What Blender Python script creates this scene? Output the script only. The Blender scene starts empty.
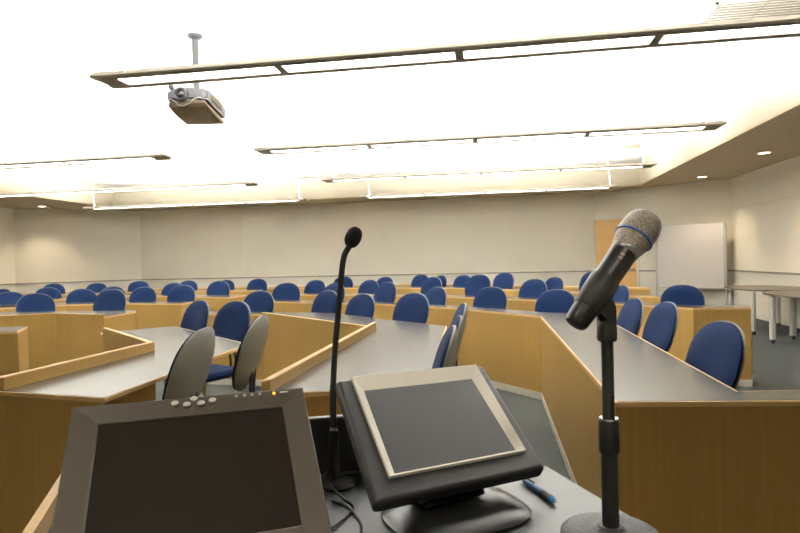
import bpy, bmesh, math, random
from mathutils import Vector, Matrix
random.seed(7)
C = bpy.context.scene.collection
SC = bpy.context.scene
R = math.radians

# ------------------------------------------------------------------ camera
H = 1.35; F_PX = 590.0
roll = R(1.33); yaw = R(9.33); pitch = math.atan(6.2 / F_PX)
Hr = Vector((math.cos(yaw), math.sin(yaw), 0)); F0 = Vector((-math.sin(yaw), math.cos(yaw), 0))
FW = math.cos(pitch) * F0 + Vector((0, 0, -math.sin(pitch)))
UP0 = Hr.cross(FW)
CR = math.cos(roll) * Hr - math.sin(roll) * UP0
CU = math.sin(roll) * Hr + math.cos(roll) * UP0
EYE = Vector((0, 0, H))
def ray(x, y): return FW + (x - 400) / F_PX * CR + (266.5 - y) / F_PX * CU
def P(x, y, z):
    d = ray(x, y); return EYE + d * ((z - H) / d.z)
def PY(x, y, Y):
    d = ray(x, y); return EYE + d * (Y / d.y)
def PX_(x, y, depth): return EYE + ray(x, y) * depth
cam_d = bpy.data.cameras.new('camera'); cam = bpy.data.objects.new('camera', cam_d); C.objects.link(cam)
m = Matrix.Identity(4)
for i in range(3):
    m[i][0] = CR[i]; m[i][1] = CU[i]; m[i][2] = -FW[i]; m[i][3] = EYE[i]
cam.matrix_world = m
cam_d.sensor_width = 36; cam_d.lens = 36 * F_PX / 800; cam_d.clip_start = 0.02; cam_d.clip_end = 100
SC.camera = cam

# ------------------------------------------------------------------ materials
def srgb(r, g, b):
    f = lambda c: (c / 255 / 12.92) if c / 255 <= .04045 else ((c / 255 + .055) / 1.055) ** 2.4
    return (f(r), f(g), f(b), 1)
def mat(name, col, rough=.5, metal=0, spec=.5, noise=None, bump=None, emit=None, coat=0):
    """noise=(scale vec, amount, detail) multiplies colour; bump=(scale, strength)"""
    m = bpy.data.materials.new(name); m.use_nodes = True
    nt = m.node_tree; b = nt.nodes['Principled BSDF']
    b.inputs['Base Color'].default_value = col
    b.inputs['Roughness'].default_value = rough; b.inputs['Metallic'].default_value = metal
    b.inputs['Specular IOR Level'].default_value = spec; b.inputs['Coat Weight'].default_value = coat
    tc = nt.nodes.new('ShaderNodeTexCoord')
    if noise:
        mp = nt.nodes.new('ShaderNodeMapping'); mp.inputs['Scale'].default_value = noise[0]
        nz = nt.nodes.new('ShaderNodeTexNoise'); nz.inputs['Scale'].default_value = 1; nz.inputs['Detail'].default_value = noise[2]
        nt.links.new(tc.outputs['Object'], mp.inputs['Vector']); nt.links.new(mp.outputs[0], nz.inputs['Vector'])
        rp = nt.nodes.new('ShaderNodeValToRGB')
        a = noise[1]
        rp.color_ramp.elements[0].position = .3; rp.color_ramp.elements[1].position = .7
        rp.color_ramp.elements[0].color = tuple(c * (1 - a) for c in col[:3]) + (1,)
        rp.color_ramp.elements[1].color = tuple(min(1, c * (1 + a)) for c in col[:3]) + (1,)
        nt.links.new(nz.outputs['Fac'], rp.inputs['Fac']); nt.links.new(rp.outputs['Color'], b.inputs['Base Color'])
    if bump:
        n2 = nt.nodes.new('ShaderNodeTexNoise'); n2.inputs['Scale'].default_value = bump[0]; n2.inputs['Detail'].default_value = 3
        bp = nt.nodes.new('ShaderNodeBump'); bp.inputs['Strength'].default_value = bump[1]; bp.inputs['Distance'].default_value = .002
        nt.links.new(tc.outputs['Object'], n2.inputs['Vector']); nt.links.new(n2.outputs['Fac'], bp.inputs['Height'])
        nt.links.new(bp.outputs[0], b.inputs['Normal'])
    if emit:
        b.inputs['Emission Color'].default_value = emit[0]; b.inputs['Emission Strength'].default_value = emit[1]
    return m
M = {}
def wood(name, col, amt=.16):
    return mat(name, col, rough=.42, spec=.35, noise=((60, 60, 1.2), amt, 4))
M['wood'] = wood('maple_veneer', srgb(163, 130, 70), .08)
M['wood_edge'] = mat('maple_edge', srgb(214, 176, 118), rough=.4, noise=((4, 4, 4), .08, 3))
M['door_wood'] = wood('door_veneer', srgb(216, 174, 112), .08)
M['laminate'] = mat('grey_laminate', srgb(64, 61, 56), rough=.22, spec=.7, noise=((90, 90, 90), .05, 2))
M['podium_top'] = mat('dark_laminate', srgb(42, 43, 45), rough=.45, noise=((120, 120, 120), .06, 2))
M['blue'] = mat('blue_fabric', srgb(11, 27, 56), rough=.9, spec=.1, noise=((60, 60, 60), .10, 3), bump=(400, .3))
M['shell'] = mat('grey_plastic', srgb(118, 119, 113), rough=.45)
M['shell_edge'] = M['shell']
M['chrome'] = mat('chrome', (.6, .6, .6, 1), rough=.2, metal=1)
M['steel'] = mat('brushed_steel', srgb(190, 190, 188), rough=.38, metal=.6)
M['black'] = mat('black_plastic', (.010, .010, .010, 1), rough=.42, bump=(900, .15))
M['rubber'] = mat('black_rubber', (.012, .012, .012, 1), rough=.7)
M['charcoal'] = mat('charcoal_housing', srgb(70, 64, 54), rough=.45, bump=(1500, .1))
M['dark_housing'] = mat('dark_grey_housing', srgb(38, 39, 39), rough=.42, bump=(1500, .15))
M['foot_black'] = mat('foot_plastic', srgb(26, 26, 25), rough=.3)
M['screen'] = mat('screen_glass', srgb(38, 36, 31), rough=.10, spec=.5)
M['screen_matte'] = mat('touch_glass', srgb(74, 76, 78), rough=.32, spec=.5)
M['silver'] = mat('silver_plastic', srgb(236, 232, 222), rough=.35)
M['wall'] = mat('beige_wall_panel', srgb(246, 240, 224), rough=.8, noise=((1.2, 1.2, 1.2), .02, 3))
M['wall_low'] = mat('offwhite_wall', srgb(240, 235, 222), rough=.75)
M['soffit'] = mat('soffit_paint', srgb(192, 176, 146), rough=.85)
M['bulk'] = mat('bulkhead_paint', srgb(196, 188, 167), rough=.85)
M['trim'] = mat('trim_white', srgb(232, 228, 214), rough=.5)
M['rail'] = mat('rail_grey', srgb(150, 143, 128), rough=.6)
M['light_body'] = mat('pendant_housing', srgb(152, 144, 128), rough=.5)
M['cable'] = mat('white_cable', srgb(240, 240, 238), rough=.4)
M['lens_down'] = mat('lamp_diffuser', (1, 1, 1, 1), emit=((1, .965, .90, 1), 5.0))
M['lens_up'] = mat('lamp_uplight', (1, 1, 1, 1), emit=((1, .965, .91, 1), 135.0))
M['spot_lens'] = mat('downlight_lens', (1, 1, 1, 1), emit=((1, .88, .68, 1), 6))
M['proj'] = mat('projector_grey', srgb(66, 66, 69), rough=.4, bump=(500, .1))
M['proj_low'] = mat('projector_underside', srgb(160, 146, 124), rough=.6, noise=((30, 30, 30), .1, 2))
M['lens'] = mat('lens_glass', (.004, .004, .005, 1), rough=.05)
M['board'] = mat('whiteboard', srgb(222, 216, 212), rough=.35)
M['table_top'] = mat('brown_laminate', srgb(92, 80, 68), rough=.4)
M['metal_leg'] = mat('painted_leg', srgb(205, 203, 196), rough=.45)
M['pen_blue'] = mat('pen_blue', srgb(24, 110, 180), rough=.25)
M['blue_ring'] = mat('blue_ring', srgb(70, 105, 190), rough=.4)
M['silver_dark'] = mat('silver_body', srgb(150, 150, 148), rough=.35, metal=.7)
M['mic_black'] = mat('microphone_black', (.014, .014, .013, 1), rough=.38)
M['clip_rubber'] = mat('clip_rubber', (.020, .019, .016, 1), rough=.55)
M['led'] = mat('amber_led', srgb(230, 150, 40), rough=.4, emit=(srgb(255, 150, 30), 1.5))
M['button'] = mat('button_silver', srgb(200, 195, 185), rough=.35, metal=.3)
M['foam'] = mat('foam_windscreen', (.008, .008, .008, 1), rough=.95, bump=(700, .8))
M['stand_base'] = mat('cast_iron_base', (.016, .016, .017, 1), rough=.6, bump=(300, 1.0))
# carpet
def carpet():
    m = mat('carpet', srgb(57, 59, 56), rough=.95, spec=.1, noise=((22, 90, 22), .22, 6), bump=(300, 1.0))
    return m
M['carpet'] = carpet()
# ceiling tiles: grid lines as slightly darker T-bars
def ceiling_mat():
    m = bpy.data.materials.new('ceiling_tiles'); m.use_nodes = True; nt = m.node_tree; b = nt.nodes['Principled BSDF']
    b.inputs['Roughness'].default_value = .9
    tc = nt.nodes.new('ShaderNodeTexCoord'); br = nt.nodes.new('ShaderNodeTexBrick')
    br.offset = 0; br.inputs['Scale'].default_value = 1; br.inputs['Brick Width'].default_value = 1.2; br.inputs['Row Height'].default_value = .6
    br.inputs['Mortar Size'].default_value = .012
    br.inputs['Color1'].default_value = (.80, .80, .78, 1); br.inputs['Color2'].default_value = (.80, .80, .78, 1); br.inputs['Mortar'].default_value = (.55, .55, .54, 1)
    nt.links.new(tc.outputs['Object'], br.inputs['Vector']); nt.links.new(br.outputs['Color'], b.inputs['Base Color'])
    return m
M['ceiling'] = ceiling_mat()
# microphone grille
def grille():
    m = bpy.data.materials.new('grille_mesh'); m.use_nodes = True; nt = m.node_tree; b = nt.nodes['Principled BSDF']
    b.inputs['Metallic'].default_value = .7; b.inputs['Roughness'].default_value = .4
    tc = nt.nodes.new('ShaderNodeTexCoord'); v = nt.nodes.new('ShaderNodeTexVoronoi'); v.inputs['Scale'].default_value = 800; v.inputs['Randomness'].default_value = .85
    rp = nt.nodes.new('ShaderNodeValToRGB'); rp.color_ramp.elements[0].position = .28; rp.color_ramp.elements[1].position = .5
    rp.color_ramp.elements[0].color = (.012, .011, .01, 1); rp.color_ramp.elements[1].color = (.50, .45, .38, 1)
    nt.links.new(tc.outputs['Object'], v.inputs['Vector']); nt.links.new(v.outputs['Distance'], rp.inputs['Fac']); nt.links.new(rp.outputs['Color'], b.inputs['Base Color'])
    bp = nt.nodes.new('ShaderNodeBump'); bp.inputs['Strength'].default_value = .8; bp.inputs['Distance'].default_value = .001
    nt.links.new(v.outputs['Distance'], bp.inputs['Height']); nt.links.new(bp.outputs[0], b.inputs['Normal'])
    return m
M['grille'] = grille()

# ------------------------------------------------------------------ mesh helpers
def obj(name, bm, material, parent=None, smooth=False, bevel=0, seg=2):
    me = bpy.data.meshes.new(name)
    bmesh.ops.recalc_face_normals(bm, faces=bm.faces)
    if smooth:
        for f in bm.faces: f.smooth = True
    bm.to_mesh(me); bm.free(); me.materials.append(M[material] if isinstance(material, str) else material)
    o = bpy.data.objects.new(name, me); C.objects.link(o)
    if parent: o.parent = parent
    if bevel:
        md = o.modifiers.new('bevel', 'BEVEL'); md.width = bevel; md.segments = seg; md.limit_method = 'ANGLE'; md.angle_limit = R(40)
    if smooth:
        md = o.modifiers.new('split', 'EDGE_SPLIT'); md.split_angle = R(42)
    return o
def thing(name, label, cat, loc=(0, 0, 0), rotz=0, group=None):
    o = bpy.data.objects.new(name, None); C.objects.link(o); o.empty_display_size = .1
    o.location = loc; o.rotation_euler = (0, 0, rotz); o['label'] = label; o['category'] = cat
    if group: o['group'] = group
    return o
def tag(o, label, cat, group=None):
    o['label'] = label; o['category'] = cat
    if group: o['group'] = group
    return o
def struct(name, bm, material, parent=None, **k):
    o = obj(name, bm, material, parent, **k)
    if not parent: o['kind'] = 'structure'
    return o
def box(bm, x0, x1, y0, y1, z0, z1, mtx=None):
    vs = [bm.verts.new((x, y, z)) for x in (x0, x1) for y in (y0, y1) for z in (z0, z1)]
    if mtx:
        for v in vs: v.co = mtx @ v.co
    for f in ((0, 1, 3, 2), (4, 6, 7, 5), (0, 4, 5, 1), (2, 3, 7, 6), (0, 2, 6, 4), (1, 5, 7, 3)): bm.faces.new([vs[i] for i in f])
    return vs
def B(*a): bm = bmesh.new(); box(bm, *a); return bm
def prism(bm, pts, z0, z1):
    lo = [bm.verts.new((p[0], p[1], z0)) for p in pts]; hi = [bm.verts.new((p[0], p[1], z1)) for p in pts]
    bm.faces.new(lo[::-1]); bm.faces.new(hi); n = len(pts)
    for i in range(n): bm.faces.new([lo[i], lo[(i + 1) % n], hi[(i + 1) % n], hi[i]])
def loft(bm, rings, cap=True, closed=True):
    vr = [[bm.verts.new(p) for p in r] for r in rings]; n = len(vr[0])
    for a, b in zip(vr, vr[1:]):
        for i in range(n if closed else n - 1): bm.faces.new([a[i], a[(i + 1) % n], b[(i + 1) % n], b[i]])
    if cap: bm.faces.new(vr[0][::-1]); bm.faces.new(vr[-1])
def frame(d):
    d = Vector(d).normalized(); a = Vector((0, 0, 1)) if abs(d.z) < .9 else Vector((1, 0, 0))
    u = d.cross(a).normalized(); return u, d.cross(u).normalized()
def lathe_along(bm, a, b, prof, n=24):
    """prof: list of (t along a->b in metres, radius)"""
    a = Vector(a); d = (Vector(b) - a).normalized(); u, w = frame(d)
    loft(bm, [[a + d * t + (u * math.cos(2 * math.pi * i / n) + w * math.sin(2 * math.pi * i / n)) * max(r, 1e-4) for i in range(n)] for t, r in prof])
def cyl(bm, a, b, r, r2=None, n=16):
    L = (Vector(b) - Vector(a)).length; lathe_along(bm, a, b, [(0, r), (L, r if r2 is None else r2)], n)
def tube(bm, pts, r, n=8):
    pts = [Vector(p) for p in pts]; rings = []; u = None
    for i, p in enumerate(pts):
        d = (pts[min(i + 1, len(pts) - 1)] - pts[max(i - 1, 0)]).normalized()
        if u is None: u, _ = frame(d)
        u = (u - d * u.dot(d)).normalized(); w = d.cross(u); rr = r[i] if isinstance(r, (list, tuple)) else r
        rings.append([p + (u * math.cos(2 * math.pi * k / n) + w * math.sin(2 * math.pi * k / n)) * rr for k in range(n)])
    loft(bm, rings)
def bez(p, steps=8):
    """catmull-rom through points"""
    p = [Vector(q) for q in p]; q = [2 * p[0] - p[1]] + p + [2 * p[-1] - p[-2]]; out = []
    for i in range(1, len(q) - 2):
        for s in range(steps):
            t = s / steps
            out.append(.5 * ((2 * q[i]) + (q[i + 1] - q[i - 1]) * t + (2 * q[i - 1] - 5 * q[i] + 4 * q[i + 1] - q[i + 2]) * t * t + (3 * q[i] - q[i - 1] - 3 * q[i + 1] + q[i + 2]) * t ** 3))
    out.append(p[-1]); return out

# ------------------------------------------------------------------ room
XL, XR, YB, YF = -12.9, 5.2, 16.1, -2.6
ZS, ZC = 3.0, 3.54
CL, CRx = -10.45, 2.55          # ends of the flat back wall
YL, YR = 14.1, 14.2             # where the chamfers meet the side walls
BX0, BX1, BY0, BY1 = -10.45, 3.4, 1.04, 14.85
ZR = .955
outline = [(XL, YF), (XR, YF), (XR, YR), (CRx, YB), (CL, YB), (XL, YL)]
bm = bmesh.new(); prism(bm, outline, -.1, 0); struct('floor', bm, 'carpet')
def wall(name, a, b, t=.12, material='wall', z0=0, z1=ZS):
    a = Vector((a[0], a[1], 0)); b = Vector((b[0], b[1], 0)); d = (b - a).normalized(); n = Vector((d.y, -d.x, 0))
    if n.dot(Vector((-3.8, 7, 0)) - a) > 0: n = -n
    bm = bmesh.new(); prism(bm, [a, b, b + n * t, a + n * t], z0, z1); return struct(name, bm, material)
def inner(a, b, off, z0, z1, bm, t=None):
    """slab along wall a-b on the room side, from off-thick"""
    a = Vector((a[0], a[1], 0)); b = Vector((b[0], b[1], 0)); d = (b - a).normalized(); n = Vector((d.y, -d.x, 0))
    if n.dot(Vector((-3.8, 7, 0)) - a) < 0: n = -n
    prism(bm, [a, b, b + n * off, a + n * off], z0, z1)
segs = {'right': ((XR, YF), (XR, YR)), 'back_right': ((XR, YR), (CRx, YB)), 'back': ((CRx, YB), (CL, YB)), 'back_left': ((CL, YB), (XL, YL)), 'left': ((XL, YL), (XL, YF)), 'front': ((XL, YF), (XR, YF))}
for k, (a, b) in segs.items():
    wall('wall_' + k, a, b, material='wall_low' if k == 'front' else 'wall')
    if k == 'front': continue
    bm = bmesh.new(); inner(a, b, .012, .1, ZR - .02, bm); struct('trim_1' if k == 'right' else 'trim_wainscot_' + k, bm, 'wall_low')
    bm = bmesh.new(); inner(a, b, .035, ZR - .02, ZR + .012, bm); struct('trim_rail_' + k, bm, 'rail')
    bm = bmesh.new(); inner(a, b, .02, 0, .1, bm); struct('baseboard_' + k, bm, 'trim')
    # acoustic panel joints: panels stand 8 mm proud with 8 mm gaps
    L = (Vector(b) - Vector(a)).length; A = Vector(a); D = (Vector(b) - A).normalized(); n = max(1, round(L / 3.1)); bm = bmesh.new()
    for i in range(n):
        for (z0, z1) in ((ZR + .012, 1.62), (1.63, 2.30), (2.31, ZS - .001)):
            inner(A + D * (L * i / n + .004), A + D * (L * (i + 1) / n - .004), .010, z0, z1, bm)
    struct('trim_panels_' + k, bm, 'wall')
# soffit ring + raised ceiling
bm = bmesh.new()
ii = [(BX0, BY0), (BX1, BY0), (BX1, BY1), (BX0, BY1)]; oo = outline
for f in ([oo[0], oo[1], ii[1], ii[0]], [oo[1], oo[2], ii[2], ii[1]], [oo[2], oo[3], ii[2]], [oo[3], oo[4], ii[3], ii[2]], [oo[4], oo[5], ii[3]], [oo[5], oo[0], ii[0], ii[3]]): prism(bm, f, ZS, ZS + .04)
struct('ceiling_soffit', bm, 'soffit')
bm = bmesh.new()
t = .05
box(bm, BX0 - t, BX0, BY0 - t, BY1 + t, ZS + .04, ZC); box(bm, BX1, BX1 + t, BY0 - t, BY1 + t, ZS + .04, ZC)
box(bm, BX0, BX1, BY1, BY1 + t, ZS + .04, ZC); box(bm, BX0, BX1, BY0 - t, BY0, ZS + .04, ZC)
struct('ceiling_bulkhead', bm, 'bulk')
struct('ceiling', B(BX0 - t, BX1 + t, BY0 - t, BY1 + t, ZC, ZC + .1), 'ceiling')

# ceiling grilles
def vent(px, py, sx, sy, label):
    p = P(px, py, ZC); v = thing('ceiling_vent', label, 'vent', (p.x, p.y, ZC))
    bm = bmesh.new()
    box(bm, -sx, sx, -sy, -sy + .03, -.012, 0); box(bm, -sx, sx, sy - .03, sy, -.012, 0); box(bm, -sx, -sx + .03, -sy, sy, -.012, 0); box(bm, sx - .03, sx, -sy, sy, -.012, 0)
    obj('vent_frame', bm, 'trim', v)
    bm = bmesh.new()
    n = 9
    for i in range(n):
        y = -sy + .03 + (i + .5) * (2 * sy - .06) / n; box(bm, -sx + .03, sx - .03, y - .012, y + .012, -.010, -.004)
    obj('vent_slats', bm, 'rail', v)
vent(612, 147, .6, .3, 'pale rectangular ceiling vent above the second pendant light row on the right')
vent(775, 10, .6, .3, 'large grey ceiling vent at the top right corner above the nearest pendant')

# door on the right chamfer / back wall
a = Vector((CRx, YB, 0)); b = Vector((XR, YR, 0)); dW = (b - a).normalized(); nW = Vector((-dW.y, dW.x, 0))
if nW.y > 0: nW = -nW
def wall_pt(px, A, D):   # intersection of the vertical plane through A along D with pixel column
    r0 = ray(px, 260); n = Vector((-D.y, D.x, 0)); tt = (A - EYE).dot(n) / r0.dot(n); q = EYE + r0 * tt; return (q - A).dot(D)
d0 = wall_pt(596.5, a, dW); d1 = wall_pt(637.5, a, dW)
angW = math.atan2(dW.y, dW.x)
door = bpy.data.objects.new('door_1', None); C.objects.link(door); door.location = a + dW * d0; door.rotation_euler = (0, 0, angW); door['kind'] = 'structure'
w = d1 - d0; dh = 2.27
obj('door_leaf', B(0, w, -.03, -.012, .01, dh), 'door_wood', door)
bm = bmesh.new(); box(bm, -.06, 0, -.05, -.01, 0, dh + .06); box(bm, w, w + .05, -.05, -.01, 0, dh + .06); box(bm, 0, w, -.05, -.01, dh, dh + .06)
obj('door_frame', bm, 'trim', door)
bm = bmesh.new(); cyl(bm, (w - .09, -.03, .99), (w - .09, -.08, .99), .014); cyl(bm, (w - .08, -.075, .99), (w - .24, -.075, .99), .011)
lathe_along(bm, (w - .09, -.03, .99), (w - .09, -.04, .99), [(0, .028), (.008, .028)])
obj('door_handle', bm, 'chrome', door, smooth=True)

# ------------------------------------------------------------------ pendant lights
def pendant(x0, x1, y, nseg, label, cut0=True):
    z = 2.75; W = .15; L = x1 - x0
    t = thing('pendant_light', label, 'light', ((x0 + x1) / 2, y, z), 0, 'linear pendant lights')
    hx = L / 2; cap = .20; gap = .06; sl = (L - 2 * cap - gap * (nseg - 1)) / nseg; lw = .078
    bm = bmesh.new()
    # housing with rounded upper shoulders: side rails, end caps, cross bars
    for s in (-1, 1):
        yy = sorted((s * W, s * lw)); 
        loft(bm, [[(x, s * lw, 0), (x, s * W * .96, 0), (x, s * W, .012), (x, s * W * .8, .045), (x, s * lw, .05)] for x in (-hx + .03, hx - .03)])
    for s in (-1, 1):
        xa, xb = (s * (hx - cap), s * hx)
        loft(bm, [[(xa, -W * .97, 0), (xa, W * .97, 0), (xa, W * .8, .048), (xa, -W * .8, .048)], [(s * (hx - .05), -W * .97, 0.001), (s * (hx - .05), W * .97, .001), (s * (hx - .05), W * .8, .048), (s * (hx - .05), -W * .8, .048)], [(xb, -W * .75, .018), (xb, W * .75, .018), (xb, W * .7, .04), (xb, -W * .7, .04)]])
    for i in range(nseg - 1):
        xa = -hx + cap + sl * (i + 1) + gap * i; box(bm, xa, xa + gap, -lw - .002, lw + .002, .001, .045)
    obj('housing', bm, 'light_body', t)
    for i in range(nseg):
        xa = -hx + cap + (sl + gap) * i
        obj('diffuser', B(xa, xa + sl, -lw + .001, lw - .001, .006, .012), 'lens_down', t)
        obj('uplight_lens', B(xa, xa + sl, -lw + .001, lw - .001, .034, .040), 'lens_up', t)
    for s in (-.93, .93):
        bm = bmesh.new(); xx = s * hx
        tube(bm, bez([(xx + .02, 0, .04), (xx + .02, 0, .2), (xx - .005, .01, .4), (xx, 0, ZC - z)], 5), .007, 6); cyl(bm, (xx, 0, ZC - z - .02), (xx, 0, ZC - z), .05)
        obj('suspension_cable', bm, 'cable', t)
rows = [(-.0, 'behind'), (4.1, 'nearest'), (7.1, 'second'), (9.95, 'third'), (12.8, 'farthest')]
RX0, RX1, LX0, LX1 = -2.97, 2.52, -9.72, -4.2
lab = {4.1: 'nearest row, crossing the projector pole', 7.1: 'second row from the lectern', 9.95: 'third row from the lectern', 12.8: 'farthest row by the back wall'}
for y in (4.1, 7.1, 9.95, 12.8):
    for side, x0, x1 in (('right', RX0, RX1), ('left', LX0, LX1)):
        if y == 4.1 and side == 'left': l = 'long pendant light left of the projector, just outside the picture'
        else: l = 'long linear pendant light, %s half of the %s' % (side, lab[y])
        pendant(x0, x1, y, 4, l)

# ------------------------------------------------------------------ recessed downlights and added lectern fill
def downlight(px, py, label):
    p = P(px, py, ZS - .004)
    t = thing('recessed_downlight', label, 'light', (p.x, p.y, ZS), 0, 'recessed downlights')
    bm = bmesh.new(); lathe_along(bm, (0, 0, 0), (0, 0, -1), [(0, .11), (.008, .11), (.008, .085), (.0, .08)], 32); obj('trim_ring', bm, 'trim', t, smooth=True)
    bm = bmesh.new(); cyl(bm, (0, 0, -.001), (0, 0, -.006), .082, n=32); obj('lamp_lens', bm, 'spot_lens', t)
    ld = bpy.data.lights.new('downlight_lamp', 'SPOT'); ld.energy = 48; ld.color = (1, .80, .55); ld.spot_size = R(105); ld.spot_blend = .8; ld.shadow_soft_size = .06
    lo = bpy.data.objects.new('downlight_lamp', ld); C.objects.link(lo); lo.location = (0, 0, -.03); lo.parent = t
downlight(764, 153, 'small round recessed downlight in the right soffit, nearer one')
downlight(702, 177, 'small round recessed downlight in the right soffit, near the whiteboard corner')
downlight(42, 206.5, 'small round recessed downlight in the left soffit')
def added_downlight(x, y, e, label):  # added lamps behind the camera, out of view, to brighten the lectern items
    t = thing('recessed_downlight', label, 'light', (x, y, ZS), 0, 'added fill lights for the lectern')
    bm = bmesh.new(); lathe_along(bm, (0, 0, 0), (0, 0, -1), [(0, .11), (.008, .11), (.008, .085), (.0, .08)], 32); obj('trim_ring', bm, 'trim', t, smooth=True)
    bm = bmesh.new(); cyl(bm, (0, 0, -.001), (0, 0, -.006), .082, n=32); obj('lamp_lens', bm, 'spot_lens', t)
    ld = bpy.data.lights.new('downlight_lamp', 'SPOT'); ld.energy = e; ld.color = (1, .90, .74); ld.spot_size = R(120); ld.spot_blend = .9; ld.shadow_soft_size = .10
    lo = bpy.data.objects.new('downlight_lamp', ld); C.objects.link(lo); lo.location = (0, 0, -.03); lo.parent = t
for i, x in enumerate((-2.6, -.9, .8)):
    added_downlight(x, -.55, 95, 'added fill light, out of view in the front soffit, %s of three' % ('left', 'middle', 'right')[i])

# ------------------------------------------------------------------ desks
ZT = .795
def offset(poly, d):
    n = len(poly); A = sum(poly[i].x * poly[(i + 1) % n].y - poly[(i + 1) % n].x * poly[i].y for i in range(n)); s = 1 if A > 0 else -1
    out = []
    for i in range(n):
        p0, p1, p2 = poly[i - 1], poly[i], poly[(i + 1) % n]
        e1 = (p1 - p0).normalized(); e2 = (p2 - p1).normalized()
        n1 = Vector((-e1.y, e1.x)) * s; n2 = Vector((-e2.y, e2.x)) * s
        k = n1 + n2; k = k / max(.6, k.dot(n1)) if k.length > 1e-6 else n1
        out.append(p1 + k * d)
    return out
DESKS = {}
def desk(key, label, px, panels, upstand={}, base=()):
    pts = [P(x, y, ZT) for x, y in px]; c = sum(pts, Vector()) / len(pts); c.z = 0
    poly = [Vector((p.x - c.x, p.y - c.y)) for p in pts]; n = len(poly)
    t = thing('classroom_desk', label, 'desk', c, 0, 'maple classroom desks')
    bm = bmesh.new(); prism(bm, poly, ZT - .020, ZT - .001); obj('edge_band', bm, 'wood_edge', t)
    bm = bmesh.new(); prism(bm, offset(poly, .012), ZT - .0015, ZT + .0005); obj('worktop', bm, 'laminate', t)
    o1 = offset(poly, .0015); o2 = offset(poly, .026); b1 = offset(poly, -.002)
    for e in panels:
        j = (e + 1) % n
        bm = bmesh.new(); prism(bm, [o1[e], o1[j], o2[j], o2[e]], .07, ZT - .020); obj('front_panel', bm, 'wood', t)
        bm = bmesh.new(); prism(bm, [b1[e], b1[j], o2[j], o2[e]], 0, .07); obj('kick_plate', bm, 'trim', t)
    for e, h in upstand.items():
        j = (e + 1) % n
        o3 = offset(poly, .022)
        bm = bmesh.new(); oz = offset(poly, -.0015); prism(bm, [oz[e], oz[j], o2[j], o2[e]], ZT - .02, ZT + h); obj('upstand', bm, 'wood', t)
        bm = bmesh.new(); prism(bm, [offset(poly, -.003)[e], offset(poly, -.003)[j], offset(poly, .028)[j], offset(poly, .028)[e]], ZT + h, ZT + h + .006); obj('upstand_cap', bm, 'wood_edge', t)
    return t
desk('A', 'front left desk with pale glossy top, its pointed wing nearest the black monitor',
     [(-5, 391.2), (105, 398), (243, 346), (241, 342), (174, 326), (100, 332.6), (103, 334.5), (150, 351)], [0, 6, 7], {6: .05, 7: .055})
desk('C', 'middle desk behind the touch screen, wing with low wooden rim on its left side',
     [(262, 394), (428, 387.5), (447, 326), (372, 318), (330, 312.8), (204, 311), (204, 314), (262, 314), (373, 329)], [0, 5, 6, 7, 8], {7: .012, 8: .05})
desk('D', 'large right desk behind the handheld microphone, wing coming forward to the right edge',
     [(374, 303.5), (455, 308), (540, 316), (615, 402), (860, 400.5), (860, 388), (738, 391), (597, 313.8), (545, 312.3), (470, 306.5), (374, 301.8), (274, 299.8), (274, 301.5)], [0, 1, 2, 3, 12])
desk('E', 'right desk with square wooden end, standing below the whiteboard',
     [(300, 294.5), (374, 294.5), (445, 296.5), (540, 300), (627, 304), (693, 308), (751, 307.6), (751.5, 305.2), (697, 305.3), (627, 302), (540, 298), (445, 294.8), (374, 293.2), (300, 293.3)], [0, 1, 2, 3, 4, 5, 6])
desk('H2', 'far right desk row, second in front of the rear counter, ending beside the door',
     [(268, 288.2), (344, 288.0), (410, 287.7), (450, 287.7), (513, 289.6), (581, 292.6), (620, 295), (662, 297), (663, 295.6), (620, 293.6), (513, 288.5), (450, 286.6), (344, 286.9), (268, 287.1)], [0, 1, 2, 3, 4, 5, 6, 7])
desk('B2', 'desk end just entering the picture at the left edge, light side panel',
     [(-75, 334), (18, 331.5), (28, 326.5), (-75, 327.5)], [0, 1])
desk('B', 'left desk with broad wooden front panel behind the front left desk',
     [(-75, 320.5), (0, 318), (56, 315.2), (104, 316.8), (136, 311.6), (134, 310.2), (60, 311.3), (-75, 313.5)], [0, 1, 2, 3], {0: .02, 1: .02, 2: .02})
desk('F', 'left desk row just behind the broad wooden panel, ending by the two side chairs',
     [(-75, 311), (0, 308), (66, 304.6), (125, 303.4), (182, 303.6), (193, 301.5), (60, 302.6), (-75, 306.8)], [0, 1, 2, 3, 4])
desk('G', 'left desk row in the middle distance, third from the front on that side',
     [(-75, 305), (50, 299.8), (125, 296.6), (165, 296.2), (229, 297.5), (246, 294.9), (125, 294.9), (50, 298.2), (-75, 302.8)], [0, 1, 2, 3, 4])
desk('H', 'far left desk row just in front of the rear counter',
     [(-75, 299), (65, 294.3), (125, 292), (200, 290.8), (262, 290.4), (262, 289.4), (200, 289.8), (65, 293.2), (-75, 297.6)], [0, 1, 2, 3, 4])
# rear counter: wooden half wall
ct = [(-75, 297), (65, 291.7), (160, 288.8), (240, 286.8), (355, 285.3), (410, 284.2), (450, 284.2), (513, 285.8), (565, 286.6), (650, 288)]
pts = [P(x, y, ZT) for x, y in ct]
c = pts[5].copy(); c.z = 0
t = thing('rear_counter', 'long low wooden counter behind the last row of chairs under the back wall', 'counter', c)
poly = [Vector((p.x - c.x, p.y - c.y)) for p in pts]; back = [p + Vector((.0, .30)) for p in poly]
bm = bmesh.new(); prism(bm, poly + back[::-1], ZT - .03, ZT); obj('counter_top', bm, 'wood_edge', t)
bm = bmesh.new(); q = [p + Vector((0, .015)) for p in poly]; prism(bm, q + [p + Vector((0, .03)) for p in q][::-1], 0, ZT - .03); obj('counter_front', bm, 'wood', t)

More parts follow.
